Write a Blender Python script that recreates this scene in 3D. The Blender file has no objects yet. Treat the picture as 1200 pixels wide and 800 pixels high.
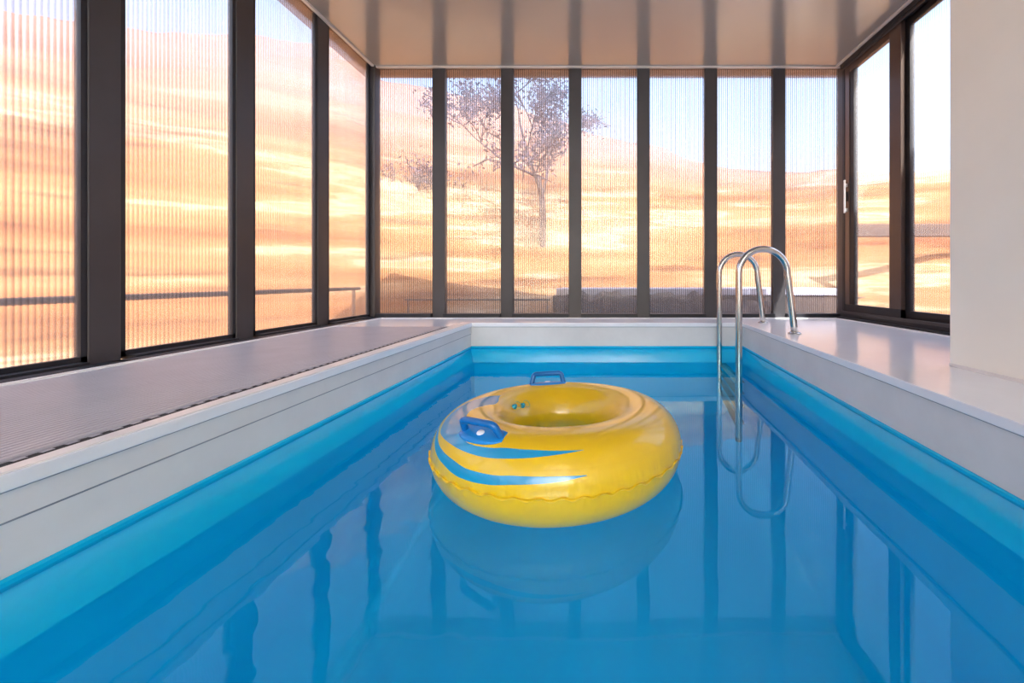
import bpy, bmesh, math, random
from mathutils import Vector, Matrix, noise
random.seed(7)
C = bpy.context.scene.collection
PI = math.pi

# ------------------------------------------------------------------ measures
EYE = 0.63          # eye above the water (water is z = 0)
DECK = 0.30
CEIL = 2.50
XL, XR = -1.965, 2.16   # glazing planes
YB = 3.30
YBACK = -4.2        # wall behind the camera
F = 440.0

# ------------------------------------------------------------------ helpers
def link(name, bm, mats, parent=None, smooth=False):
    me = bpy.data.meshes.new(name)
    bmesh.ops.recalc_face_normals(bm, faces=bm.faces)
    bm.to_mesh(me); bm.free()
    if not isinstance(mats, (list, tuple)): mats = [mats]
    for m in mats: me.materials.append(m)
    if smooth:
        for p in me.polygons: p.use_smooth = True
    o = bpy.data.objects.new(name, me)
    C.objects.link(o)
    if parent is not None: o.parent = parent
    return o

def box(bm, x0, x1, y0, y1, z0, z1, bev=0.0):
    vs = [bm.verts.new((x, y, z)) for x in (x0, x1) for y in (y0, y1) for z in (z0, z1)]
    q = [(0,1,3,2),(4,6,7,5),(0,4,5,1),(2,3,7,6),(0,2,6,4),(1,5,7,3)]
    fs = [bm.faces.new([vs[i] for i in f]) for f in q]
    if bev:
        es = list({e for f in fs for e in f.edges})
        bmesh.ops.bevel(bm, geom=es, offset=bev, segments=2, affect='EDGES', profile=0.5)
    return bm

def prism(bm, pts, z0, z1):
    a = [bm.verts.new((x, y, z0)) for x, y in pts]
    b = [bm.verts.new((x, y, z1)) for x, y in pts]
    bm.faces.new(a); bm.faces.new(b)
    n = len(pts)
    for i in range(n):
        bm.faces.new((a[i], a[(i+1) % n], b[(i+1) % n], b[i]))
    return bm

def tube(bm, pts, r, seg=16, closed=False, caps=True):
    """sweep a round section along pts; r is a number or a list"""
    pts = [Vector(p) for p in pts]; n = len(pts)
    rr = r if isinstance(r, (list, tuple)) else [r]*n
    rings = []; prev = None
    for i, p in enumerate(pts):
        if closed: t = (pts[(i+1) % n] - pts[i-1]).normalized()
        else: t = (pts[min(i+1, n-1)] - pts[max(i-1, 0)]).normalized()
        if prev is None:
            u = Vector((0, 0, 1)) if abs(t.z) < .9 else Vector((1, 0, 0))
            u = (u - t*u.dot(t)).normalized()
        else: u = (prev - t*prev.dot(t)).normalized()
        prev = u; v = t.cross(u)
        rings.append([bm.verts.new(p + (u*math.cos(2*PI*k/seg) + v*math.sin(2*PI*k/seg))*rr[i]) for k in range(seg)])
    m = n if closed else n-1
    for i in range(m):
        a, b = rings[i], rings[(i+1) % n]
        for k in range(seg):
            bm.faces.new((a[k], a[(k+1) % seg], b[(k+1) % seg], b[k]))
    if caps and not closed:
        bm.faces.new(rings[0]); bm.faces.new(rings[-1])
    return bm

def lathe(bm, prof, seg=32, c=(0, 0, 0)):
    rings = []
    for r, z in prof:
        rings.append([bm.verts.new((c[0]+r*math.cos(2*PI*k/seg), c[1]+r*math.sin(2*PI*k/seg), c[2]+z)) for k in range(seg)])
    for a, b in zip(rings, rings[1:]):
        for k in range(seg): bm.faces.new((a[k], a[(k+1) % seg], b[(k+1) % seg], b[k]))
    bm.faces.new(rings[0]); bm.faces.new(rings[-1])
    return bm

def empty(name, loc=(0, 0, 0)):
    o = bpy.data.objects.new(name, None); o.location = loc; o.empty_display_size = .1
    C.objects.link(o); return o

def tag(o, label=None, cat=None, group=None, kind=None):
    if label: o['label'] = label
    if cat: o['category'] = cat
    if group: o['group'] = group
    if kind: o['kind'] = kind
    return o

def structure(o, label=None, cat=None):
    return tag(o, label, cat, kind='structure')

# ------------------------------------------------------------------ materials
def new_mat(name):
    m = bpy.data.materials.new(name); m.use_nodes = True
    nt = m.node_tree; nt.nodes.clear()
    out = nt.nodes.new('ShaderNodeOutputMaterial')
    return m, nt, out

def N(nt, t, **kw):
    n = nt.nodes.new(t)
    for k, v in kw.items():
        if k in n.inputs.keys(): n.inputs[k].default_value = v
        else: setattr(n, k, v)
    return n

def L(nt, a, b): nt.links.new(a, b)

def mth(nt, op, a, b=None, c=None):
    n = nt.nodes.new('ShaderNodeMath'); n.operation = op
    for i, x in enumerate((a, b, c)):
        if x is None: continue
        if isinstance(x, (int, float)): n.inputs[i].default_value = x
        else: nt.links.new(x, n.inputs[i])
    return n.outputs[0]

def objcoord(nt, scale=(1, 1, 1)):
    tc = N(nt, 'ShaderNodeTexCoord'); mp = N(nt, 'ShaderNodeMapping')
    L(nt, tc.outputs['Object'], mp.inputs['Vector']); mp.inputs['Scale'].default_value = scale
    return mp.outputs['Vector']

def ramp(nt, fac, stops):
    r = N(nt, 'ShaderNodeValToRGB'); L(nt, fac, r.inputs['Fac'])
    e = r.color_ramp.elements
    while len(e) < len(stops): e.new(0.5)
    for k, (p, c) in zip(e, stops):
        k.position = p; k.color = (*c, 1) if len(c) == 3 else c
    return r.outputs['Color']

def paint(name, col, rough=.5, metal=0.0, var=.06, nscale=6, bump=.0, bscale=60, ior=1.5, coords=(1, 1, 1), spec=.5, coat=0):
    m, nt, out = new_mat(name)
    b = N(nt, 'ShaderNodeBsdfPrincipled')
    vec = objcoord(nt, coords)
    nz = N(nt, 'ShaderNodeTexNoise', Scale=nscale, Detail=4.0, Roughness=.6); L(nt, vec, nz.inputs['Vector'])
    lo = tuple(max(0, c*(1-var)) for c in col); hi = tuple(min(1, c*(1+var)) for c in col)
    c = ramp(nt, nz.outputs['Fac'], [(.3, lo), (.7, hi)])
    L(nt, c, b.inputs['Base Color'])
    b.inputs['Roughness'].default_value = rough; b.inputs['Metallic'].default_value = metal
    b.inputs['IOR'].default_value = ior; b.inputs['Specular IOR Level'].default_value = spec
    b.inputs['Coat Weight'].default_value = coat; b.inputs['Coat Roughness'].default_value = .08
    if bump:
        n2 = N(nt, 'ShaderNodeTexNoise', Scale=bscale, Detail=3.0); L(nt, vec, n2.inputs['Vector'])
        bp = N(nt, 'ShaderNodeBump', Strength=bump, Distance=.01); L(nt, n2.outputs['Fac'], bp.inputs['Height'])
        L(nt, bp.outputs['Normal'], b.inputs['Normal'])
    L(nt, b.outputs[0], out.inputs['Surface'])
    return m

M_post = paint('charcoal_aluminium', (.062, .058, .062), .42, .25, .10, 3)
M_gasket = paint('black_gasket', (.012, .013, .018), .5, 0, .2, 12)
M_bronze = paint('bronze_aluminium', (.135, .10, .085), .30, .45, .08, 4)
M_ceiling = paint('satin_ceiling_panel', (.385, .38, .37), .16, .25, .02, 1.2, bump=.015, bscale=2.5, ior=1.9)
M_trim = paint('pale_trim', (.62, .60, .58), .35, 0, .04, 8)
M_deck = paint('glossy_deck_slab', (.87, .90, .95), .17, 0, .03, 4, bump=.02, bscale=9, ior=1.65)
M_lip = paint('white_coping_edge', (.80, .79, .78), .35, 0, .05, 14)
M_wallgrey = paint('grey_pool_board', (.72, .72, .72), .45, 0, .05, 5, bump=.05, bscale=20)
M_white = paint('white_plaster', (.90, .905, .84), .55, 0, .025, 2.2, bump=.06, bscale=14, coords=(1, 1, 1))
M_slot = paint('dark_slot', (.01, .01, .012), .8, 0, .1, 8)
M_grate = paint('grey_ribbed_slats', (.47, .47, .52), .42, .15, .05, 7)
M_joint_lip = paint('grey_joint_lip_strip', (.28, .31, .35), .6, 0, .1, 9)
M_steel = paint('brushed_steel', (.60, .585, .56), .20, 1.0, .05, 30)
M_timber = paint('weathered_timber', (.22, .13, .095), .8, 0, .3, 9, bump=.3, bscale=30, coords=(.3, 1, 3))
M_fence = paint('dark_fence_timber', (.045, .026, .022), .8, 0, .25, 9, bump=.3, bscale=30, coords=(.3, 1, 3))
M_pipe = paint('dark_pipe', (.05, .035, .035), .6, 0, .1, 9)
M_cap = paint('grey_blue_slab', (.40, .42, .55), .7, 0, .12, 7, bump=.2, bscale=25)
M_stone = paint('brown_stone', (.05, .036, .034), .85, 0, .35, 6, bump=.5, bscale=14)
M_rub = paint('rubble_brown', (.06, .042, .036), .9, 0, .4, 9, bump=.6, bscale=20)
M_bark = paint('grey_violet_bark', (.025, .02, .035), .9, 0, .25, 20)
M_leaf = paint('dry_leaf', (.03, .028, .06), .8, 0, .4, 5)
M_blueplas = paint('blue_vinyl', (.001, .13, .42), .35, 0, .06, 9, coat=.1)
M_hblue = paint('clear_blue_pad', (.005, .22, .60), .35, 0, .08, 9, coat=.0)
M_teal = paint('teal_valve_cap', (.01, .35, .50), .25, 0, .08, 9)
M_clear = paint('pale_green_strap', (.30, .42, .12), .3, 0, .08, 9)
M_spot = paint('pale_spot', (.75, .80, .88), .4, 0, .04, 9)
M_bounce = paint('bounce_paving', (.72, .71, .69), .7, 0, .06, 3)
M_sunblock = paint('sunblock_render', (.6, .52, .44), .8, 0, .08, 3)

# blue liner
M_liner = paint('blue_pool_liner', (.002, .50, .82), .20, 0, .05, 1.4, ior=1.45)

# water : a real dielectric surface with slight ripples
def water_mat():
    m, nt, out = new_mat('pool_water')
    g = N(nt, 'ShaderNodeBsdfGlass', Roughness=0.0, IOR=1.40); g.inputs['Color'].default_value = (.62, .96, 1, 1)
    v = objcoord(nt, (1, 1, 1))
    n1 = N(nt, 'ShaderNodeTexNoise', Scale=3.0, Detail=1.5, Roughness=.4); L(nt, v, n1.inputs['Vector'])
    n2 = N(nt, 'ShaderNodeTexNoise', Scale=14.0, Detail=1.0, Roughness=.4); L(nt, v, n2.inputs['Vector'])
    # ripples are stronger towards the left wall
    sx = N(nt, 'ShaderNodeSeparateXYZ'); L(nt, v, sx.inputs[0])
    k = N(nt, 'ShaderNodeMapRange'); L(nt, sx.outputs['X'], k.inputs['Value'])
    k.inputs['From Min'].default_value = -.15; k.inputs['From Max'].default_value = -.75
    k.inputs['To Min'].default_value = .25; k.inputs['To Max'].default_value = 3.0
    h = mth(nt, 'ADD', n1.outputs['Fac'], mth(nt, 'MULTIPLY', mth(nt, 'MULTIPLY', n2.outputs['Fac'], .18), k.outputs[0]))
    b = N(nt, 'ShaderNodeBump', Strength=1.0, Distance=.0016); L(nt, h, b.inputs['Height'])
    L(nt, b.outputs['Normal'], g.inputs['Normal'])
    L(nt, g.outputs[0], out.inputs['Surface'])
    return m
M_water = water_mat()

# ribbed translucent sheet; ribs run up the sheet, axis = the horizontal axis they repeat along
def ribbed(name, axis, rib=.55, see=.88, pitch=.0165, blur=.24):
    m, nt, out = new_mat(name)
    tc = N(nt, 'ShaderNodeTexCoord'); sp = N(nt, 'ShaderNodeSeparateXYZ'); L(nt, tc.outputs['Object'], sp.inputs[0])
    ph = mth(nt, 'MULTIPLY', sp.outputs[axis], 2*PI/pitch)
    s = mth(nt, 'MULTIPLY_ADD', mth(nt, 'SINE', ph), .5, .5)
    # uneven strength from rib to rib
    q = mth(nt, 'FLOOR', mth(nt, 'MULTIPLY', sp.outputs[axis], 1/pitch))
    wn = N(nt, 'ShaderNodeTexWhiteNoise', noise_dimensions='1D'); L(nt, q, wn.inputs['W'])
    web = mth(nt, 'MULTIPLY', mth(nt, 'POWER', s, 3.0), mth(nt, 'MULTIPLY_ADD', wn.outputs['Value'], .3, .7))
    mx = N(nt, 'ShaderNodeMix', data_type='RGBA'); L(nt, mth(nt, 'MULTIPLY', web, rib), mx.inputs[0])
    mx.inputs[6].default_value = (.97, .97, .97, 1); mx.inputs[7].default_value = (.30, .29, .31, 1)
    tr = N(nt, 'ShaderNodeBsdfTransparent'); L(nt, mx.outputs[2], tr.inputs['Color'])
    rf = N(nt, 'ShaderNodeBsdfRefraction', Roughness=.05, IOR=1.22); L(nt, mx.outputs[2], rf.inputs['Color'])
    bp = N(nt, 'ShaderNodeBump', Strength=1.0, Distance=.0035); L(nt, s, bp.inputs['Height']); L(nt, bp.outputs['Normal'], rf.inputs['Normal'])
    a = N(nt, 'ShaderNodeMixShader'); a.inputs[0].default_value = blur
    L(nt, tr.outputs[0], a.inputs[1]); L(nt, rf.outputs[0], a.inputs[2])
    tl = N(nt, 'ShaderNodeBsdfTranslucent'); tl.inputs['Color'].default_value = (.93, .93, .95, 1)
    b = N(nt, 'ShaderNodeMixShader'); b.inputs[0].default_value = 1-see
    L(nt, a.outputs[0], b.inputs[1]); L(nt, tl.outputs[0], b.inputs[2])
    gl = N(nt, 'ShaderNodeBsdfGlossy', Roughness=.12)
    bp2 = N(nt, 'ShaderNodeBump', Strength=.4, Distance=.002); L(nt, s, bp2.inputs['Height']); L(nt, bp2.outputs['Normal'], gl.inputs['Normal'])
    c = N(nt, 'ShaderNodeMixShader'); c.inputs[0].default_value = .05
    L(nt, b.outputs[0], c.inputs[1]); L(nt, gl.outputs[0], c.inputs[2])
    L(nt, c.outputs[0], out.inputs['Surface'])
    return m
M_ribX = ribbed('ribbed_sheet_back', 'X', .80, .93, .0185, .16)
M_ribY = ribbed('ribbed_sheet_side', 'Y', .62, .92, pitch=.0165)
M_ribR = ribbed('ribbed_sheet_door', 'Y', .38, .94, .0165, .12)

# hillside : warm earth; its layers paint in the ribbed panes' sideways smear of light
def hill_mat():
    m, nt, out = new_mat('streaked_earth')
    b = N(nt, 'ShaderNodeBsdfPrincipled', Roughness=.9); b.inputs['Specular IOR Level'].default_value = .1
    tc = N(nt, 'ShaderNodeTexCoord')
    sp = N(nt, 'ShaderNodeSeparateXYZ'); L(nt, tc.outputs['Object'], sp.inputs[0])
    mp = N(nt, 'ShaderNodeMapping'); L(nt, tc.outputs['Object'], mp.inputs[0]); mp.inputs['Scale'].default_value = (.16, .16, 1.5)
    n1 = N(nt, 'ShaderNodeTexNoise', Scale=1.5, Detail=5.0, Roughness=.55); L(nt, mp.outputs[0], n1.inputs['Vector'])
    mp2 = N(nt, 'ShaderNodeMapping'); L(nt, tc.outputs['Object'], mp2.inputs[0]); mp2.inputs['Scale'].default_value = (.35, .35, 4.5)
    n2 = N(nt, 'ShaderNodeTexNoise', Scale=1.6, Detail=6.0, Roughness=.6); L(nt, mp2.outputs[0], n2.inputs['Vector'])
    c1 = ramp(nt, n1.outputs['Fac'], [(.34, (.36, .15, .075)), (.43, (.50, .26, .13)), (.50, (.56, .33, .18)), (.555, (.62, .42, .26)), (.585, (.9, .82, .72)), (.61, (.66, .45, .28)), (.68, (1.0, .9, .75))])
    c2 = ramp(nt, n2.outputs['Fac'], [(.36, (.35, .28, .30)), (.46, (.9, .88, .86)), (.60, (1, 1, 1))])
    mx = N(nt, 'ShaderNodeMix', data_type='RGBA', blend_type='MULTIPLY'); mx.inputs[0].default_value = .75
    L(nt, c1, mx.inputs[6]); L(nt, c2, mx.inputs[7])
    # paler, pinker soil high on the bank
    hz = mth(nt, 'ADD', sp.outputs['Z'], mth(nt, 'MULTIPLY', n1.outputs['Fac'], 1.6))
    up = N(nt, 'ShaderNodeMapRange'); L(nt, hz, up.inputs['Value']); up.inputs['From Min'].default_value = 3.2; up.inputs['From Max'].default_value = 5.2
    up.inputs['To Max'].default_value = .75
    m2 = N(nt, 'ShaderNodeMix', data_type='RGBA'); L(nt, up.outputs[0], m2.inputs[0]); L(nt, mx.outputs[2], m2.inputs[6]); m2.inputs[7].default_value = (.50, .42, .55, 1)
    m3 = N(nt, 'ShaderNodeMix', data_type='RGBA', blend_type='MULTIPLY'); m3.inputs[0].default_value = 1; L(nt, m2.outputs[2], m3.inputs[6]); m3.inputs[7].default_value = (.315, .25, .188, 1)
    L(nt, m3.outputs[2], b.inputs['Base Color'])
    bp = N(nt, 'ShaderNodeBump', Strength=.5, Distance=.12); L(nt, n2.outputs['Fac'], bp.inputs['Height']); L(nt, bp.outputs['Normal'], b.inputs['Normal'])
    L(nt, b.outputs[0], out.inputs['Surface'])
    return m
M_hill = hill_mat()

# ------------------------------------------------------------------ pool outline (near-left, far-left, far-right, near-right)
YF, YN = 2.904, -1.0
def xr(y): return .99 + .0688*(y-.87)
def xl(y): return -1.017 + .0177*(y-.64)
def loop(t, z=None):
    """outline moved outwards by t"""
    P = [(xl(YN)-t, YN-t), (xl(YF)-t, YF+t), (xr(YF+t)+t, YF+t), (xr(YN-t)+t, YN-t)]
    return P if z is None else [(x, y, z) for x, y in P]

# ------------------------------------------------------------------ deck, one slab around the pool
XO, XO2, YO = XL-.02, XR+.02, YB+.02
def ring(bm, inner, outer, z0, z1):
    ai = [bm.verts.new((x, y, z0)) for x, y in inner]; bi = [bm.verts.new((x, y, z1)) for x, y in inner]
    ao = [bm.verts.new((x, y, z0)) for x, y in outer]; bo = [bm.verts.new((x, y, z1)) for x, y in outer]
    for i in range(4):
        j = (i+1) % 4
        bm.faces.new((bi[i], bi[j], bo[j], bo[i])); bm.faces.new((ai[i], ai[j], ao[j], ao[i]))
        bm.faces.new((ai[i], ai[j], bi[j], bi[i])); bm.faces.new((ao[i], ao[j], bo[j], bo[i]))
    return bm
bm = bmesh.new()
outer = [(XO, YBACK), (XO, YO), (XO2, YO), (XO2, YBACK)]
ring(bm, loop(-.012), outer, DECK-.030, DECK)
floor = link('floor', bm, M_deck)
md = floor.modifiers.new('bevel', 'BEVEL'); md.width = .004; md.segments = 2
structure(floor, 'pale glossy deck slab running round the pool', 'floor')

# pale strips under the glazing and the white lip at the left
bm = bmesh.new()
box(bm, XL+.09, XL+.11, YBACK+.02, YB-.06, DECK-.002, DECK+.006, .002)
o = link('trim_1', bm, M_lip); structure(o)
bm = bmesh.new(); box(bm, XL+.09, XR-.10, YB-.075, YB-.055, DECK-.002, DECK+.006, .002)
o = link('trim_2', bm, M_lip); structure(o)
bm = bmesh.new(); box(bm, XR-.125, XR-.105, 1.47, YB-.07, DECK-.002, DECK+.006, .002)
o = link('trim_3', bm, M_lip); structure(o)
bm = bmesh.new(); prism(bm, [(-1.0415, 0), (xl(0)+.007, 0), (xl(2.9)+.007, 2.9), (-1.0415, 2.9)], DECK-.03, DECK+.003)
o = link('trim_4', bm, M_lip); structure(o)

# ------------------------------------------------------------------ swimming pool
pool = empty('swimming_pool', (0, 0, 0))
tag(pool, 'long narrow sunken swimming pool with blue liner and pale grey upper walls', 'swimming pool')
bm = bmesh.new(); ring(bm, loop(.0), loop(.06), .118, DECK-.03)
# upper board on the left wall, standing a little proud of the lower one
link('upper_wall', bm, M_wallgrey, pool)
bm = bmesh.new(); prism(bm, [(xl(YN)-.004, YN), (xl(YN)+.004, YN), (xl(YF)+.004, YF), (xl(YF)-.004, YF)], .216, DECK-.03)
link('wall_board', bm, M_wallgrey, pool)
bm = bmesh.new(); 
for t0, t1, za, zb in ((-.004, .0012, .2115, .2165), (0, .0052, DECK-.0335, DECK-.0295)):
    prism(bm, [(xl(YN)+t0, YN), (xl(YN)+t1, YN), (xl(YF)+t1, YF), (xl(YF)+t0, YF)], za, zb)
box(bm, -.96, xr(YF), YF-.003, YF+.002, DECK-.034, DECK-.030)
prism(bm, [(xr(YN)-.004, YN), (xr(YN)+.002, YN), (xr(YF)+.002, YF), (xr(YF)-.004, YF)], DECK-.034, DECK-.030)
link('joint_lip_line', bm, M_joint_lip, pool)  # dark strips along the left board joint and under the coping lip
bm = bmesh.new()
prof = [(.0, .1185), (-.006, .121), (-.010, .116), (-.010, .108), (-.004, .101), (.004, .094), (.0, .088), (-.012, .05), (-.024, .0), (-.034, -.06), (-.04, -.3), (-.04, -.80)] + [(-.04-.32*(1-math.cos(a_*PI/20)), -.80-.32*math.sin(a_*PI/20)) for a_ in range(1, 11)]
rings = [[bm.verts.new(p) for p in loop(t, z)] for t, z in prof]
for a, b in zip(rings, rings[1:]):
    for i in range(4): bm.faces.new((a[i], a[(i+1) % 4], b[(i+1) % 4], b[i]))
bm.faces.new(rings[-1])
liner = link('liner', bm, M_liner, pool)
for p in liner.data.polygons: p.use_smooth = True
liner.data.set_sharp_from_angle(angle=math.radians(38))

bm = bmesh.new()
P = loop(-.0238, 0)
vs = [bm.verts.new(p) for p in P]; bm.faces.new(vs)
water = link('pool_water', bm, M_water)
for p in water.data.polygons:
    if p.normal.z < 0: water.data.flip_normals(); break
tag(water, 'still clear blue water filling the pool, reflecting the glazing', 'water', kind='stuff')

# ------------------------------------------------------------------ ribbed cover slats on the left deck
gr = empty('ribbed_deck_cover', (-1.45, .5, DECK))
tag(gr, 'long grey finely ribbed cover strip lying in the deck along the left glazing', 'deck cover')
bm = bmesh.new()
x0, x1, p = -1.795, -1.052, .018
n = int((x1-x0)/p)
yb0, yb1 = YBACK+.1, 2.62
prof = []
for k in range(n):
    a = x0+k*p
    prof += [(a, .0015), (a+.003, .006), (a+.013, .006), (a+.016, .0015)]
prof.append((x0+n*p, .0015))
A = [bm.verts.new((x-gr.location.x, yb0-gr.location.y, z)) for x, z in prof]
B = [bm.verts.new((x-gr.location.x, yb1-gr.location.y, z)) for x, z in prof]
for i in range(len(A)-1): bm.faces.new((A[i], A[i+1], B[i+1], B[i]))
A0 = [bm.verts.new((prof[i][0]-gr.location.x, yb1-gr.location.y, -.002)) for i in range(len(prof))]
for i in range(len(A)-1): bm.faces.new((B[i], B[i+1], A0[i+1], A0[i]))
link('ribbed_panel', bm, M_grate, gr)
bm = bmesh.new(); box(bm, -1.052+1.45, -1.028+1.45, yb0-.5, yb1+.02-.5, -.001, .0015)
link('drain_slot', bm, M_slot, gr)
bm = bmesh.new(); y = yb0+.02
while y < yb1:
    box(bm, -1.0525+1.45, -1.0425+1.45, y-.5, y+.017-.5, .0002, .0022)
    y += .035
gr.location.x -= .014
o = link('slot_bridge', bm, M_grate, gr); tag(o, kind='stuff')

# ------------------------------------------------------------------ glazing : left and back
wid = [0]
def pane_left(y0, y1):
    wid[0] += 1
    o = structure(link('window_%d' % wid[0], box(bmesh.new(), XL-.024, XL-.016, y0, y1, .33, CEIL-.01), M_ribY))
    f = box(bmesh.new(), XL-.035, XL+.035, y0+.02, y1-.02, DECK, .318, .002)
    box(f, XL+.035, XL+.088, y0-.06, y1+.06, DECK, .308, .002)
    link('sill_frame', f, M_gasket, o)
    g = box(bmesh.new(), XL-.03, XL-.005, y0+.0, y0+.018, .31, CEIL, 0)
    box(g, XL-.03, XL-.005, y1-.018, y1, .31, CEIL, 0)
    box(g, XL-.03, XL-.005, y0, y1, .312, .336, 0)
    link('gasket', g, M_gasket, o)
def pane_back(x0, x1):
    wid[0] += 1
    o = structure(link('window_%d' % wid[0], box(bmesh.new(), x0, x1, YB+.016, YB+.024, .33, CEIL-.01), M_ribX))
    f = box(bmesh.new(), x0-.002, x1+.002, YB-.04, YB+.035, DECK, .337, .002)
    link('sill_frame', f, M_gasket, o)
LP = [1.50+.595*k for k in range(-9, 3)]
LB = LP + [3.27]
for a, b in zip([YBACK-.3]+LB[:-1], LB): pane_left(max(a+.05, YBACK+.0), b-.05 if b < 3.2 else b-.02)
BP = [-1.395, -.795, -.195, .405, 1.0, 1.60]
BB = [-1.945] + BP + [2.16]
for i, (a, b) in enumerate(zip(BB, BB[1:])):
    pane_back(a+(.055 if i else .02), b-(.055 if i < 6 else .02))
tid = [4]
def post(x0, x1, y0, y1, m=None):
    tid[0] += 1
    return structure(link('trim_%d' % tid[0], box(bmesh.new(), x0, x1, y0, y1, DECK, CEIL, .003), m or M_post))
for y in LP: post(XL-.04, XL+.0, y-.05, y+.05)
for x in BP: post(x-.055, x+.055, YB+.0, YB+.05)
post(-2.02, -1.935, YB-.035, YB+.05)              # left corner
post(XR-.03, XR+.06, YB-.05, YB+.05)              # right corner

# ------------------------------------------------------------------ right sliding window
win = empty('window_%d' % (wid[0]+1), (XR, 2.6, DECK)); structure(win)
def wbox(name, x0, x1, y0, y1, z0, z1, m, par=win, bev=.003, extra=()):
    bm = bmesh.new(); lx, ly, lz = XR, 2.6, DECK
    for b in [(x0, x1, y0, y1, z0, z1)] + list(extra):
        box(bm, b[0]-lx, b[1]-lx, b[2]-ly, b[3]-ly, b[4]-lz, b[5]-lz, bev)
    return link(name, bm, m, par)
YW0, YW1 = 1.30, YB-.05
wbox('outer_frame', XR-.06, XR+.05, YW0, YW1, DECK, .345, M_gasket, extra=[(XR-.06, XR+.05, YW0, YW1, CEIL-.05, CEIL), (XR-.09, XR-.06, YW0, YW1, DECK, .318)])
wbox('track', XR-.055, XR-.045, YW0, YW1, .340, .366, M_post, extra=[(XR-.05, XR-.042, YW0, YW1, CEIL-.07, CEIL-.04)])
# far sash
z0, z1 = .355, CEIL-.05
s1 = wbox('sash', XR-.035, XR+.0, 3.165, 3.222, z0, z1, M_bronze, extra=[(XR-.035, XR+.0, 2.63, 2.735, z0, z1), (XR-.035, XR, 2.735, 3.165, 2.385, z1)])
wbox('bottom_rail', XR-.036, XR+.0, 2.63, 3.222, z0-.001, .425, M_gasket, s1, extra=[(XR-.038, XR, 3.222, 3.255, z0, z1)])
wbox('gasket', XR-.030, XR+.005, 3.118, 3.166, .42, 2.39, M_gasket, s1, 0)
wbox('pane', XR-.018, XR-.012, 2.73, 3.12, .42, 2.39, M_ribR, s1, 0)
h = wbox('handle', XR-.062, XR-.050, 3.186, 3.205, 1.20, 1.48, M_lip, s1, .004, extra=[(XR-.055, XR-.034, 3.186, 3.205, 1.21, 1.24), (XR-.055, XR-.034, 3.186, 3.205, 1.42, 1.45)])
wbox('handle_recess', XR-.038, XR-.033, 3.18, 3.212, 1.30, 1.38, M_slot, s1, 0)
# near sash, one rail further out
s2 = wbox('sash', XR-.0, XR+.035, 2.595, 2.66, z0, z1, M_gasket, extra=[(XR, XR+.035, YW0, 1.40, z0, z1), (XR, XR+.035, 1.40, 2.6, z0, .415), (XR, XR+.035, 1.40, 2.6, 2.40, z1)])
wbox('pane', XR+.014, XR+.020, 1.39, 2.60, .41, 2.41, M_ribR, s2, 0)

# ------------------------------------------------------------------ white pier and walls
PX = 1.36
structure(link('wall_right', box(bmesh.new(), PX, 2.8, YBACK, 1.45, DECK, CEIL, .004), M_white))
bm = bmesh.new(); box(bm, -2.6, XL, YBACK-.25, YBACK, -.1, 2.7); box(bm, 1.36, 5.0, YBACK-.25, YBACK, -.1, 2.7); box(bm, XL, 1.36, YBACK-.25, YBACK, 2.42, 2.7); box(bm, XL, 1.36, YBACK-.25, YBACK, -.1, DECK)
structure(link('wall_front', bm, M_white))
# wide doors added unseen behind the camera for light, opening to a sunlit terrace
dm = box(bmesh.new(), XL, 1.36, YBACK-.15, YBACK-.09, DECK, .36, .003)
box(dm, XL, 1.36, YBACK-.15, YBACK-.09, 2.36, 2.42, .003)
for x in (XL, -.86, .25, 1.30): box(dm, x, x+.06, YBACK-.15, YBACK-.09, .36, 2.36, .003)
structure(link('fill_door_1', dm, M_post))
bm = bmesh.new(); box(bm, -9, 9, -16, YBACK-.25, .05, .22)
structure(link('reflector', bm, M_bounce), 'pale paved terrace added unseen behind the room to bounce sunlight in', 'reflector')  # unseen pale paving, added to bounce sunlight into the room
bm = bmesh.new(); box(bm, 2.8, 5.0, YBACK, 1.30, -.1, 3.5); structure(link('sunblock_wall', bm, M_sunblock))  # unseen block, added to keep direct sun off the right window
bm = bmesh.new(); box(bm, PX-.004, PX+.001, YBACK, 1.448, DECK, .312, .001)
structure(link('baseboard_right', bm, M_lip))
# ceiling slab, with its overhang outside the glass
bm = bmesh.new(); box(bm, XL-.02, XR+.06, YBACK, YB+.03, CEIL, CEIL+.02)
structure(link('ceiling', bm, M_ceiling))
bm = bmesh.new(); box(bm, XL-.17, XR+.08, YBACK, YB+.17, CEIL+.02, CEIL+.14); structure(link('roof', bm, M_timber), 'flat roof slab over the pool room', 'roof')
bm = bmesh.new(); box(bm, XL-.17, XL-.02, YBACK, YB+.17, CEIL-.005, CEIL+.02)
box(bm, XL-.02, XR+.08, YB+.03, YB+.17, CEIL-.005, CEIL+.02); structure(link('trim_eave', bm, M_timber), 'brown timber eave outside the glazing', 'eave')
bm = bmesh.new()
box(bm, XL+.0, XL+.022, YBACK, YB-.02, CEIL-.014, CEIL+.001, .002)
structure(link('trim_20', bm, M_trim))
bm = bmesh.new(); box(bm, XL+.02, XR-.02, YB-.022, YB-.0, CEIL-.012, CEIL+.001, .002); structure(link('trim_21', bm, M_trim))
bm = bmesh.new(); box(bm, XR-.082, XR-.06, 1.45, YB-.02, CEIL-.014, CEIL+.001, .002); structure(link('trim_22', bm, M_trim))

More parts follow.
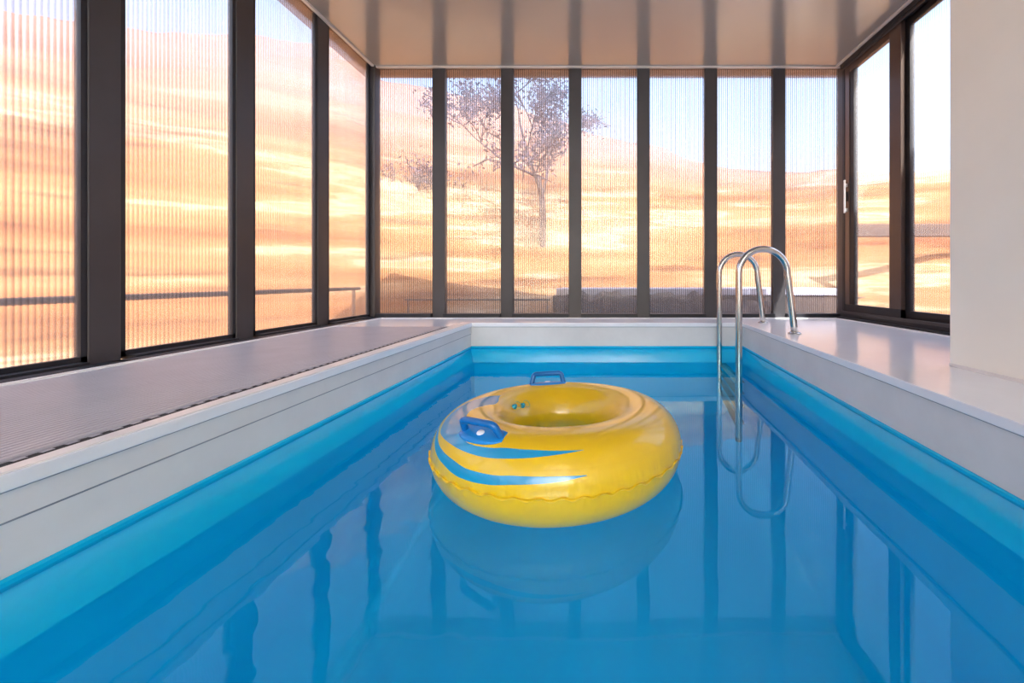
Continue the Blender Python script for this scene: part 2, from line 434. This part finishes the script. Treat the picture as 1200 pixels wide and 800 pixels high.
# ------------------------------------------------------------------ ladder
lad = empty('pool_ladder', (.9, 2.6, 0))
tag(lad, 'stainless steel pool ladder with two tall arched handrails at the far right pool edge', 'pool ladder')
def rail_path(y, xf, xb, ztop):
    pts = []
    r = .150; cx = (xf+xb-.045)/2; hw = (xb-.045-xf)/2; cz = ztop-.022-r
    z = -1.0
    while z < cz-.02: pts.append((xf, y, z)); z += .08
    for k in range(0, 25):
        a = PI - PI*k/24
        pts.append((cx+hw*math.cos(a), y, cz+r*math.sin(a)))
    for k in range(1, 9):
        t = k/8
        pts.append((xb-.045+.045*t**1.0, y, cz+(DECK-cz)*t))
    return pts
for y, xf, xb, zt in ((2.305, .868, 1.212, .842), (2.93-.05, .935, 1.272, .850)):
    bm = bmesh.new(); tube(bm, [(x-.9, yy-2.6, z) for x, yy, z in rail_path(y, xf, xb, zt)], .0205, 20)
    hr = link('handrail', bm, M_steel, lad, True)
    bm = bmesh.new(); lathe(bm, [(.0205, .012), (.026, .012), (.036, .005), (.038, .0)], 28, (xb-.9, y-2.6, DECK+.001))
    link('base_flange', bm, M_steel, hr, True)
for z in (-.022, -.28, -.54, -.80):
    bm = bmesh.new()
    dx = .067
    vs = []
    for (y, xf) in ((2.325-2.6, .868-.9), (2.86-2.6, .935-.9)):
        vs.append([bm.verts.new((xf+a, y, z+b)) for a, b in ((-.018, -.012), (.045, -.012), (.045, .010), (.02, .013), (-.018, .010))])
    bm.faces.new(vs[0]); bm.faces.new(vs[1])
    for k in range(5): bm.faces.new((vs[0][k], vs[0][(k+1) % 5], vs[1][(k+1) % 5], vs[1][k]))
    link('tread', bm, M_steel, lad)

# ------------------------------------------------------------------ swim ring
RC, RM = .2935, .1255
CX, CY, CZ = -.132, 1.325, .08
TILT = math.radians(-3.0)
ringo = empty('swim_ring', (CX, CY, CZ)); ringo.rotation_euler = (TILT, 0, 0)
tag(ringo, 'large yellow inflatable swim ring with blue swoosh stripes floating on the water', 'swim ring')

def tpt(phi, th, dr=0.0):
    """point on the ring: phi round the ring (0 = right, anticlockwise from above), th round the section (0 = outer side, 90 = top)"""
    r = RM+dr
    rho = RC+r*math.cos(th)
    return Vector((rho*math.cos(phi), rho*math.sin(phi), r*.97*math.sin(th)))

def ring_mat():
    m, nt, out = new_mat('yellow_vinyl_printed')
    b = N(nt, 'ShaderNodeBsdfPrincipled', Roughness=.42, IOR=1.5); b.inputs['Coat Weight'].default_value = 1.0; b.inputs['Coat Roughness'].default_value = .17; b.inputs['Coat IOR'].default_value = 1.6; b.inputs['Specular IOR Level'].default_value = .25
    uv = N(nt, 'ShaderNodeUVMap'); uv.uv_map = 'UVMap'
    sp = N(nt, 'ShaderNodeSeparateXYZ'); L(nt, uv.outputs[0], sp.inputs[0])
    U, V = sp.outputs[0], sp.outputs[1]        # U = turns clockwise from the stripe tips; V = section angle in turns
    def curve(pts):
        c = N(nt, 'ShaderNodeFloatCurve'); L(nt, U, c.inputs['Value'])
        cm = c.mapping; cv = cm.curves[0]
        cm.use_clip = True
        while len(cv.points) < len(pts): cv.points.new(.5, .5)
        for p_, (x, y) in zip(cv.points, pts): p_.location = (x, y); p_.handle_type = 'AUTO_CLAMPED'
        cm.update(); return c.outputs[0]
    def band(lo, hi):
        a = mth(nt, 'GREATER_THAN', V, curve(lo)); c = mth(nt, 'LESS_THAN', V, curve(hi))
        return mth(nt, 'MULTIPLY', a, c)
    mask = None
    for lo, hi in STRIPES:
        k = band(lo, hi)
        mask = k if mask is None else mth(nt, 'MAXIMUM', mask, k)
    hole = None
    for lo, hi in HOLES:
        k = band(lo, hi)
        hole = k if hole is None else mth(nt, 'MAXIMUM', hole, k)
    if hole is not None: mask = mth(nt, 'MULTIPLY', mask, mth(nt, 'SUBTRACT', 1.0, hole))
    mx = N(nt, 'ShaderNodeMix', data_type='RGBA'); L(nt, mask, mx.inputs[0])
    mx.inputs[6].default_value = (.74, .46, .0006, 1); mx.inputs[7].default_value = (.004, .27, .52, 1)
    L(nt, mx.outputs[2], b.inputs['Base Color'])
    # puckers of the vinyl beside the welded seam
    w = N(nt, 'ShaderNodeTexNoise', Scale=1.0, Detail=2.0)
    cb = N(nt, 'ShaderNodeCombineXYZ'); L(nt, mth(nt, 'MULTIPLY', U, 70.0), cb.inputs[0]); L(nt, mth(nt, 'MULTIPLY', V, 6.0), cb.inputs[1]); L(nt, cb.outputs[0], w.inputs['Vector'])
    d = mth(nt, 'ABSOLUTE', mth(nt, 'SUBTRACT', V, .5))
    near = mth(nt, 'MAXIMUM', 0.0, mth(nt, 'SUBTRACT', 1.0, mth(nt, 'MULTIPLY', d, 12.0)))
    bp = N(nt, 'ShaderNodeBump', Strength=.6, Distance=.012); L(nt, mth(nt, 'MULTIPLY', w.outputs['Fac'], near), bp.inputs['Height'])
    L(nt, bp.outputs['Normal'], b.inputs['Normal'])
    L(nt, b.outputs[0], out.inputs['Surface'])
    return m
# curve values in (U, V): U from 0 at the tips, V = .5 + section angle / 360deg, so .5 is the outer equator, .75 the top
STRIPES = [
  ([(0, .559), (.03, .547), (.07, .537), (.10, .526), (.13, .524), (.163, .537), (.196, .553), (.24, .59), (.28, .60), (1, .60)],
   [(0, .561), (.03, .564), (.07, .563), (.095, .557), (.12, .557), (.15, .567), (.19, .578), (.24, .60), (.28, .60), (1, .60)]),
  ([(0, .638), (.03, .628), (.076, .612), (.116, .603), (.144, .604), (.175, .606), (.208, .605), (.24, .63), (.28, .70), (.34, .78), (.36, .80), (1, .80)],
   [(0, .639), (.03, .642), (.06, .645), (.085, .645), (.105, .637), (.135, .632), (.165, .66), (.18, .69), (.22, .73), (.27, .80), (.31, .83), (.36, .80), (1, .80)]),
]
HOLES = []
U0 = math.radians(-75)      # direction of the stripe tips
M_ring = ring_mat()
bm = bmesh.new(); uvl = bm.loops.layers.uv.new('UVMap')
NU, NV = 240, 96
vg = []
for i in range(NU+1):
    ph = U0 - 2*PI*i/NU
    row = []
    for j in range(NV+1):
        th = -PI + 2*PI*j/NV
        row.append((ph, th))
    vg.append(row)
vv = [[bm.verts.new(tpt(vg[i][j][0], vg[i][j][1], -.0012*abs(math.sin(vg[i][j][0]*22))*max(0, 1-abs(vg[i][j][1])*3))) for j in range(NV)] for i in range(NU)]
for i in range(NU):
    for j in range(NV):
        f = bm.faces.new((vv[i][j], vv[(i+1) % NU][j], vv[(i+1) % NU][(j+1) % NV], vv[i][(j+1) % NV]))
        for lp, (a, b_) in zip(f.loops, ((i, j), (i+1, j), (i+1, j+1), (i, j+1))):
            lp[uvl].uv = (a/NU, b_/NV)
body = link('inflated_body', bm, M_ring, ringo, True)

# welded seam : thin wavy flange at the outer equator
bm = bmesh.new(); NS = 720; rows = []
for i in range(NS):
    ph = 2*PI*i/NS
    wv = .5+.5*math.sin(ph*46+1.4*math.sin(ph*5))
    r0 = RC+RM-.004; r1 = RC+RM+.0028+.0028*wv
    dz = -.004 + .005*math.sin(ph*46+1.4*math.sin(ph*5)+.6)
    rows.append([bm.verts.new((r*math.cos(ph), r*math.sin(ph), z)) for r, z in ((r0, .003-.004), (r1, dz+.0012), (r1, dz-.0012), (r0, -.003-.004))])
for i in range(NS):
    a, b = rows[i], rows[(i+1) % NS]
    for k in range(4): bm.faces.new((a[k], a[(k+1) % 4], b[(k+1) % 4], b[k]))
M_seam = paint('yellow_seam', (.72, .45, .001), .35, 0, .05, 9)
link('welded_seam', bm, M_seam, ringo, True)

def frame_at(phi, th):
    p = tpt(phi, th)
    n = Vector((math.cos(th)*math.cos(phi), math.cos(th)*math.sin(phi), math.sin(th))).normalized()
    t = Vector((-math.sin(phi), math.cos(phi), 0))
    s = n.cross(t)
    return p, n, t, s

def on_ring(phi, th, a, b, h):
    """point a along the ring, b across it, h above the skin, bending with the skin"""
    rho = RC+RM*math.cos(th)
    return tpt(phi+a/rho, th+b/RM, h)

def grip(phi, th, ln, skew=0.0):
    """moulded grip: plate welded to the skin and an arched bar"""
    cs, sn = math.cos(skew), math.sin(skew)
    bm = bmesh.new()
    def sup(u, v): # rounded lozenge plate
        return u, v
    nu, nv = 22, 12; top = []; bot = []
    for i in range(nu+1):
        rt = []; rb = []
        for j in range(nv+1):
            u = -1+2*i/nu; v = -1+2*j/nv
            w = (1-abs(u)**3*.45)
            a_, b_ = u*ln*.64, v*.032*w
            a, b = a_*cs-b_*sn, a_*sn+b_*cs
            e = 1-max(abs(u), abs(v))**8
            rt.append(bm.verts.new(on_ring(phi, th, a, b, .0010+.0035*e)))
            rb.append(bm.verts.new(on_ring(phi, th, a, b, -.002)))
        top.append(rt); bot.append(rb)
    for i in range(nu):
        for j in range(nv):
            bm.faces.new((top[i][j], top[i+1][j], top[i+1][j+1], top[i][j+1]))
            bm.faces.new((bot[i][j], bot[i+1][j], bot[i+1][j+1], bot[i][j+1]))
    for i in range(nu):
        bm.faces.new((top[i][0], top[i+1][0], bot[i+1][0], bot[i][0])); bm.faces.new((top[i][nv], top[i+1][nv], bot[i+1][nv], bot[i][nv]))
    for j in range(nv):
        bm.faces.new((top[0][j], top[0][j+1], bot[0][j+1], bot[0][j])); bm.faces.new((top[nu][j], top[nu][j+1], bot[nu][j+1], bot[nu][j]))
    bar = bmesh.new(); pts = []; rad = []
    h = .040; half = ln*.5
    for k in range(0, 6): pts.append((-half-.006*(1-k/5), -.001+h*.62*k/5))
    for k in range(1, 7):
        a = PI-PI/2*k/6; pts.append((-half+.016+.016*math.cos(a), h*.62+h*.38*math.sin(a)))
    pts += [(-x, z) for x, z in reversed(pts)]
    P = []
    p, n, t, s = frame_at(phi, th)
    for x, z in pts:
        a, b = x*cs, x*sn
        base = on_ring(phi, th, a, b, 0)
        P.append(base + n*z)
    tube(bar, P, .0100, 14)
    g = link('grip_handle', bar, M_blueplas, ringo, True)
    pad = link('mounting_pad', bm, M_hblue, g, True)
    sb = bmesh.new()
    c, nn = on_ring(phi, th, 0, 0, .0045), n
    u_, v_ = t, s
    vs = [sb.verts.new(c + n*.003*q + (u_*math.cos(2*PI*k/20)*.013+v_*math.sin(2*PI*k/20)*.010)*rr) for q, rr in ((0, 1), (1, .8)) for k in range(20)]
    for k in range(20): sb.faces.new((vs[k], vs[(k+1) % 20], vs[20+(k+1) % 20], vs[20+k]))
    sb.faces.new(vs[20:]); 
    link('pad_boss', sb, M_spot, g, True)
    return g
grip(math.radians(-123), math.radians(64), .125, math.radians(4))
grip(math.radians(106), math.radians(86), .125, 0)

# air valves with their caps on little straps
for ph, th in ((math.radians(156), math.radians(140)), (math.radians(144), math.radians(143))):
    p, n, t, s = frame_at(ph, th)
    rot = n.to_track_quat('Z', 'Y').to_matrix().to_4x4()
    bm = bmesh.new(); lathe(bm, [(.010, -.003), (.010, .003), (.006, .004), (.006, .011), (.0045, .0125)], 24)
    bm.transform(Matrix.Translation(p) @ rot)
    v = link('air_valve', bm, M_teal, ringo, True)
    bm = bmesh.new()
    loopp = [Vector((.016+.016*math.cos(a), .014*math.sin(a), .006+.004*math.sin(a/2))) for a in [2*PI*k/28 for k in range(28)]]
    tube(bm, [Matrix.Translation(p) @ rot @ q for q in loopp], .0014, 8, closed=True)
    link('valve_strap', bm, M_clear, v, True)

# ------------------------------------------------------------------ outside : hillside
def lerp_tab(tab, x):
    if x <= tab[0][0]: return tab[0][1]
    for (a, u), (b, v) in zip(tab, tab[1:]):
        if x <= b:
            t = (x-a)/(b-a); return u+(v-u)*t
    return tab[-1][1]
SKY = [(-110, .26), (-75, .34), (-58, .385), (-50, .42), (-42, .50), (-34, .52), (-30, .46), (-24, .455), (-13, .455), (-8, .43), (-3, .40), (3, .375), (8, .36), (13, .315), (18, .29), (26, .265), (32, .255), (39, .225), (50, .20), (75, .18), (110, .16)]
bm = bmesh.new()
rs = []
r = 2.2
while r < 34: rs.append(r); r += .10+.018*r
rows = []
azs = [math.radians(-112+224*k/420) for k in range(421)]
for a in azs:
    row = []
    el = lerp_tab(SKY, math.degrees(a))
    for r in rs:
        rc = 10.5; r0 = 4.7
        hc = .63+rc*el
        if r < r0: z = .02
        elif r < rc:
            t = (r-r0)/(rc-r0); z = .02+(hc-.02)*(t**1.12)
        else:
            z = hc+.25*(1-math.exp(-(r-rc)/2))*0 - (r-rc)*.12
        x, y = r*math.sin(a), r*math.cos(a)
        k = min(1, max(0, (r-4.4)/1.5))
        z += k*(.22*noise.noise(Vector((x*.35, y*.35, 0)))+.10*noise.noise(Vector((x*1.1, y*1.1, 3)))+.035*noise.noise(Vector((x*4, y*4, 7))))
        if r < 4.0 and XL-.25 < x < 4.5 and y < YB+.25: z = -1.6
        row.append(bm.verts.new((x, y, z)))
    rows.append(row)
for i in range(len(rows)-1):
    for j in range(len(rs)-1):
        bm.faces.new((rows[i][j], rows[i+1][j], rows[i+1][j+1], rows[i][j+1]))
hill = link('hillside', bm, M_hill, smooth=True)
tag(hill, 'steep bank of bare orange streaked earth rising outside the glazing', 'hillside', kind='structure')

# ------------------------------------------------------------------ outside : low wall with slab top, rubble in front
lw = empty('garden_wall', (0, 4.3, .02))
tag(lw, 'low brown stone wall with a grey slab top outside the back glazing', 'garden wall')
bm = bmesh.new()
box(bm, -.50, 2.72, -.10, .45, -.02, .44, .01)
link('wall_body', bm, M_stone, lw)
bm = bmesh.new(); box(bm, -.46, 2.76, -.12, .5, .44, .515, .008)
link('slab_top', bm, M_cap, lw)
bm = bmesh.new()
nx = 110; prev = None
for i in range(nx+1):
    x = -.42+2.4*i/nx
    h = .425+.06*noise.noise(Vector((x*3.4, 1, 0)))+.05*noise.noise(Vector((x*9, 5, 0)))
    h -= max(0, (x-1.0))*.12
    h += .035; sec = [(-.45, -.02), (-.42, h*.55), (-.30, h*.88), (-.20, h), (-.13, h*.97)]
    sec = [(y+.02*noise.noise(Vector((x*6, z*6, 2))), z+.015*noise.noise(Vector((x*8, y*8, 9)))) for y, z in sec]
    row = [bm.verts.new((x, y, z)) for y, z in sec] + [bm.verts.new((x, -.13, -.02))]
    if prev:
        for k in range(len(row)): bm.faces.new((prev[k], row[k], row[(k+1) % len(row)], prev[(k+1) % len(row)]))
    else: bm.faces.new(row)
    prev = row
bm.faces.new(prev)
rb = link('rubble_heap', bm, M_rub)
rb.location = (0, 4.3, .02)
tag(rb, 'lumpy brown heap piled against the low slab-topped wall outside', 'rubble heap')

# rails outside
def rail_line(name, label, a, b, rad, posts, mat, zg=.02):
    o = empty(name, a); tag(o, label, 'rail')
    A, B = Vector(a), Vector(b)
    bm = bmesh.new(); tube(bm, [(0, 0, 0), tuple(B-A)], rad, 12); link('rail_bar', bm, mat, o, True)
    for t in posts:
        q = (B-A)*t
        bm = bmesh.new(); tube(bm, [(q.x, q.y, q.z), (q.x, q.y, zg-A.z)], rad*.9, 10); link('post', bm, mat, o, True)
rail_line('pipe_rail', 'thin dark horizontal pipe rail outside the left glazing', (-2.32, -2.0, .538), (-2.32, 3.66, .548), .016, (.02, .985), M_pipe)
rail_line('pipe_rail', 'thin dark pipe rail outside the leftmost back panes', (-2.05, 4.0, .42), (-.50, 4.0, .42), .010, (.02, .98), M_pipe)
fo = empty('timber_fence', (4.2, 4.7, .02)); tag(fo, 'brown timber two-rail fence outside the right sliding window', 'fence')
bm = bmesh.new(); box(bm, -1.0, 2.6, -.04, .04, 1.15, 1.31, .01); link('top_rail', bm, M_fence, fo)
bm = bmesh.new(); box(bm, -1.0, 2.6, -.02, .02, .36, .40, .005); link('bottom_rail', bm, M_fence, fo)
for x in (-.98, 2.5):
    bm = bmesh.new(); box(bm, x-.04, x+.04, .03, .11, -.1, 1.3, .008); link('post', bm, M_fence, fo)

# ------------------------------------------------------------------ outside : trees
def tree(name, base, h, lean, label, leafn, seed, spread=1.0):
    rnd = random.Random(seed)
    root = empty(name, base); tag(root, label, 'tree')
    wood = bmesh.new(); tips = []
    def grow(p, d, ln, r, lvl):
        n = 6; pts = [p]; q = p.copy(); dd = d.copy()
        for k in range(n):
            dd = (dd + Vector((rnd.uniform(-1, 1), rnd.uniform(-1, 1), rnd.uniform(-.6, .7)))*.16).normalized()
            q = q+dd*ln/n; pts.append(q.copy())
        rad = [r*(1-.45*k/n) for k in range(n+1)]
        rad = [max(q_, .009) for q_ in rad]; tube(wood, pts, rad, 7 if lvl > 1 else 10)
        if lvl >= 2: tips.extend([q_ for q_ in pts[2:] if rnd.random() < (1 if h < 3 else .12+.5*max(0, q_.z/h*1.6-.5))])
        if lvl < 4:
            for k in range(rnd.choice((3, 4))):
                i = rnd.randint(2, n)
                s = Vector((rnd.uniform(-1, 1), rnd.uniform(-1, 1), rnd.uniform(-.35, .8))).normalized()
                grow(pts[i], (dd*.55+s*.8*spread).normalized(), ln*rnd.uniform(.5, .72), rad[i]*.6, lvl+1)
    grow(Vector((0, 0, -.3)), Vector(lean).normalized(), h*.5, .045*h/2.5, 0)
    link('trunk', wood, M_bark, root, True)
    lf = bmesh.new()
    for k in range(leafn):
        p = rnd.choice(tips)+Vector((rnd.gauss(0, .09), rnd.gauss(0, .09), rnd.gauss(0, .07)))
        u = Vector((rnd.uniform(-1, 1), rnd.uniform(-1, 1), rnd.uniform(-1, 1))).normalized()
        v = u.cross(Vector((rnd.uniform(-1, 1), rnd.uniform(-1, 1), rnd.uniform(-1, 1)))).normalized()
        s = rnd.uniform(.018, .04)
        lf.faces.new([lf.verts.new(p+q) for q in (-u*s, v*s*.5+u*.1*s, u*s, -v*s*.5+u*.1*s)])
    me = link('foliage', lf, M_leaf, root)
    tag(me, kind='stuff')
tree('straggly_tree', (-.95, 6.2, .55), 4.2, (.10, 0, 1), 'straggly dark tree on the bank behind the middle-left back panes', 6500, 11, .8)
tree('bare_shrub', (-3.5, 6.6, 1.0), 2.6, (-.05, 0, 1), 'low sparse brown shrub on the bank behind the leftmost back pane', 1200, 5, 1.1)

# ------------------------------------------------------------------ light
w = bpy.data.worlds.new('World'); bpy.context.scene.world = w; w.use_nodes = True
nt = w.node_tree; nt.nodes.clear()
out = nt.nodes.new('ShaderNodeOutputWorld'); bg = nt.nodes.new('ShaderNodeBackground')
sk = nt.nodes.new('ShaderNodeTexSky'); sk.sky_type = 'NISHITA'
sk.sun_disc = False; sk.sun_elevation = math.radians(42); sk.sun_rotation = math.radians(160); sk.air_density = 1.0; sk.dust_density = 6.0; sk.ozone_density = 1.0
nt.links.new(sk.outputs[0], bg.inputs[0]); bg.inputs[1].default_value = .50
nt.links.new(bg.outputs[0], out.inputs[0])
sun = bpy.data.lights.new('sun', 'SUN'); sun.energy = 12.0; sun.angle = math.radians(.6); sun.color = (1, .985, .95)
so = bpy.data.objects.new('sun', sun); C.objects.link(so)
so.rotation_euler = Vector((.24, -.60, .76)).to_track_quat('Z', 'Y').to_euler()

# unseen underwater lamp added in the near end wall to brighten the water
pl = empty('water_fill_lamp', (-.05, YN+.03, -.42)); tag(pl, 'unseen underwater fill lamp added in the near end wall of the pool', 'fill lamp')
bm = bmesh.new(); lathe(bm, [(.13, -.02), (.13, .006), (.115, .012), (.105, .006), (.105, -.01)], 40)
bm.transform(Matrix.Rotation(-PI/2, 4, 'X')); link('fill_lamp_rim', bm, M_steel, pl, True)
al = bpy.data.lights.new('water_fill_light', 'AREA'); al.shape = 'DISK'; al.size = .2; al.energy = 3.6; al.color = (.93, .98, 1); al.spread = math.radians(90)
ao = bpy.data.objects.new('water_fill_light', al); C.objects.link(ao); ao.parent = pl; ao.location = (0, .015, 0); ao.rotation_euler = (PI/2, 0, 0)

# ------------------------------------------------------------------ camera
cam = bpy.data.cameras.new('camera'); co = bpy.data.objects.new('camera', cam); C.objects.link(co)
co.location = (0, 0, EYE); co.rotation_euler = (PI/2, 0, 0)
cam.sensor_width = 36; cam.lens = 36*F/1200; cam.shift_x = -100/1200; cam.shift_y = -72/1200; cam.clip_start = .02; cam.clip_end = 300
sc = bpy.context.scene
sc.camera = co
sc.view_settings.view_transform = 'Standard'; sc.view_settings.look = 'None'; sc.view_settings.gamma = 1; sc.view_settings.use_curve_mapping = False
sc.view_settings.exposure = 0.98
sc.cycles.max_bounces = 14; sc.cycles.diffuse_bounces = 6; sc.cycles.transmission_bounces = 10; sc.cycles.transparent_max_bounces = 16; sc.cycles.glossy_bounces = 5
sc.cycles.use_denoising = True
sc.cycles.caustics_reflective = True; sc.cycles.caustics_refractive = True
sc.cycles.sample_clamp_indirect = 8
